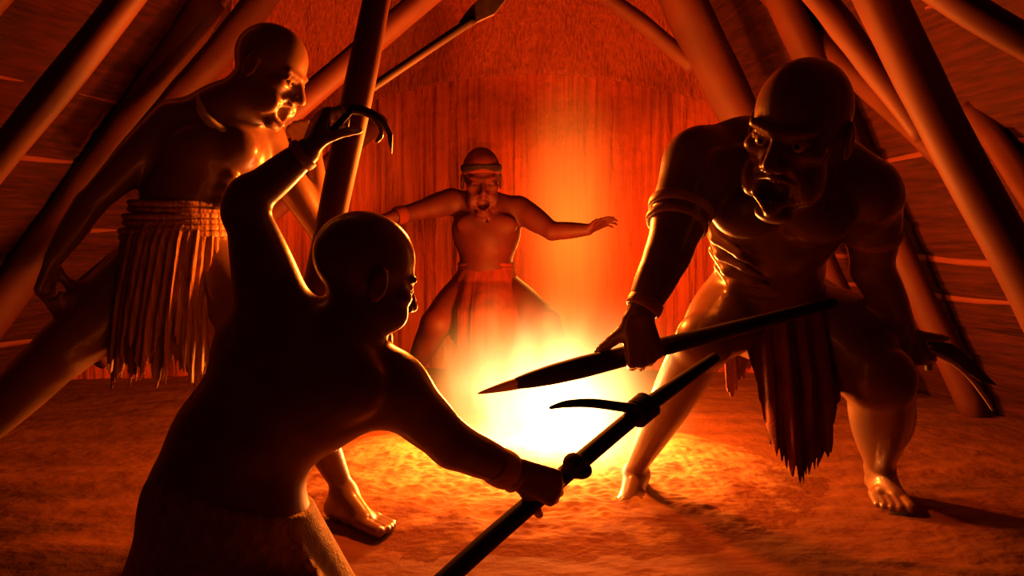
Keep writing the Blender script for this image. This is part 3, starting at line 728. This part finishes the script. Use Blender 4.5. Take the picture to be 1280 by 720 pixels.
for i in range(7):
    S.C((330+i*11, 615+i*18, 1.50+i*.012, 5), (352+i*11, 640+i*18, 1.53+i*.02, 6), k=.012)
def clip2(D, ax, c=P(300, 603, 1.6), nrm=unit(np.array([.35, .0, 1.]))):
    dd = (ax[0][:, None, None]-c[0])*nrm[0]+(ax[1][None, :, None]-c[1])*nrm[1]+(ax[2][None, None, :]-c[2])*nrm[2]
    return np.maximum(D, dd.astype(np.float32))
S.clip = clip2
S.mesh('trousers', M['trouser'], p2, floor=-.002)

# ================================================================== WEAPONS
# thick spear across the middle, held by the crouching person
a = P(597, 492, 1.90); b = P(1045, 378, 2.02); L_ = lambda t: a+(b-a)*t
sp = tube('spear', [L_(t) for t in (.10, .14, .20, .28, .4, .6, .8, .95, 1)], [.012, .018, .0225, .024, .0215, .019, .017, .014, .009], M['shaft'], n=16, wob=.12, steps=50)
tag(sp, 'thick dark wooden spear with pale sharpened tip pointing over the campfire', 'spear')
tube('spear_tip', [L_(t) for t in (0, .03, .08, .135)], [.001, .006, .0115, .0150], M['carved'], sp, n=12, steps=14)['label'] = 'pale sharpened tip'
# forked staff
a = P(548, 732, 1.66); b = P(893, 450, 2.0)
st = tube('forked_staff', [P(548, 733, 1.66), P(620, 668, 1.72), P(680, 616, 1.775), P(722, 580, 1.82), P(802, 513, 1.90), P(850, 478, 1.95), P(895, 446, 2.0)], [.0205, .020, .0195, .019, .0175, .015, .012], M['shaft'], n=16, wob=.12, steps=40)
tag(st, 'long dark staff with a side prong, held out by the nearest person', 'staff')
tube('prong', [P(806, 512, 1.9), P(780, 509, 1.88), (P(740, 504, 1.86)), P(708, 505, 1.84), P(687, 510, 1.83)], [.012, .0105, .010, .008, .003], M['shaft'], st, n=12, steps=24)
c = P(802, 512, 1.905); dr = unit(b-a)
Vv, Ff = merge(*[tube_geo([c+dr*(k*.008-.02)+.026*(unit(np.cross(dr, FW))*math.cos(t)+np.cross(dr, unit(np.cross(dr, FW)))*math.sin(t))+dr*.003*math.sin(t+k) for t in np.linspace(0, 6.3, 22)], [.006]*22, 8) for k in range(6)])
link_mesh('lashing', Vv, Ff, M['rope'], st)
S = Sculpt(.003); S.ell(P(717, 578, 1.79), (.022, .022, .02), None, .01); S.ell(P(727, 588, 1.80), (.022, .022, .018), None, .01); S.ell(P(710, 590, 1.80), (.018, .02, .016), None, .01)
S.mesh('knot', M['rope'], st)
# sickle in the raised hand
hd = tube('sickle', [P(384, 190, 1.63), P(400, 176, 1.63), P(420, 158, 1.62), P(440, 137, 1.61)], [.008, .007, .0065, .006], M['shaft'], n=12, steps=16)
tag(hd, 'small curved sickle raised in the hand of the nearest person', 'sickle')
out = [(436, 131), (450, 131), (468, 138), (483, 152), (491, 168), (490, 192), (486, 180), (484, 168), (476, 156), (464, 148), (450, 143), (438, 143)]
plate('blade', [P(x, y, 1.61) for x, y in out], .006, M['iron'], hd)
tube('blade_edge', [P(x, y, 1.60) for x, y in ((440, 140), (452, 142), (465, 148), (475, 159), (476, 170), (470, 177))], [.003, .003, .003, .0035, .0045, .004], M['bone'], hd, n=10, steps=24)['label'] = 'pale bone inner edge'
# sickle in the crouching person's left hand
hd = tube('sickle', [P(1161, 463, 2.33), P(1160, 448, 2.33), P(1156, 436, 2.34)], [.010, .010, .009], M['carved'], n=12, steps=10)
tag(hd, 'dark broad sickle with a white curved edge, hanging from the hand at far right', 'sickle')
out = [(1146, 431), (1165, 424), (1190, 430), (1214, 450), (1246, 482), (1226, 477), (1206, 464), (1184, 448), (1160, 440)]
plate('blade', [P(x, y, 2.34) for x, y in out], .007, M['iron'], hd)
tube('blade_edge', [P(x, y, 2.31) for x, y in ((1144, 437), (1165, 441), (1190, 453), (1212, 472), (1229, 494), (1241, 513))], [.0055, .0055, .0055, .0055, .005, .003], M['bone'], hd, n=10, steps=30)['label'] = 'bright white curved edge'
# leaf-headed spear behind the pole
a = P(330, 200, 2.62); b = P(592, 24, 2.72)
sp = tube('spear', [a+(b-a)*t for t in (0, .5, 1)], [.012, .013, .014], M['shaft'], n=12, wob=.1, steps=24)
tag(sp, 'dark leaf-bladed spear slanting up past the upright pole', 'spear')
out = [(574, 28), (586, 12), (600, -2), (640, -40), (668, -62), (652, -30), (632, 0), (618, 18), (598, 27), (580, 38)]
plate('spear_head', [P(x, y, 2.73) for x, y in out], .014, M['iron'], sp)


SC.view_settings.view_transform = 'Standard'; SC.view_settings.look = 'None'
SC.view_settings.exposure = 0.05; SC.view_settings.gamma = 1; SC.view_settings.use_curve_mapping = False
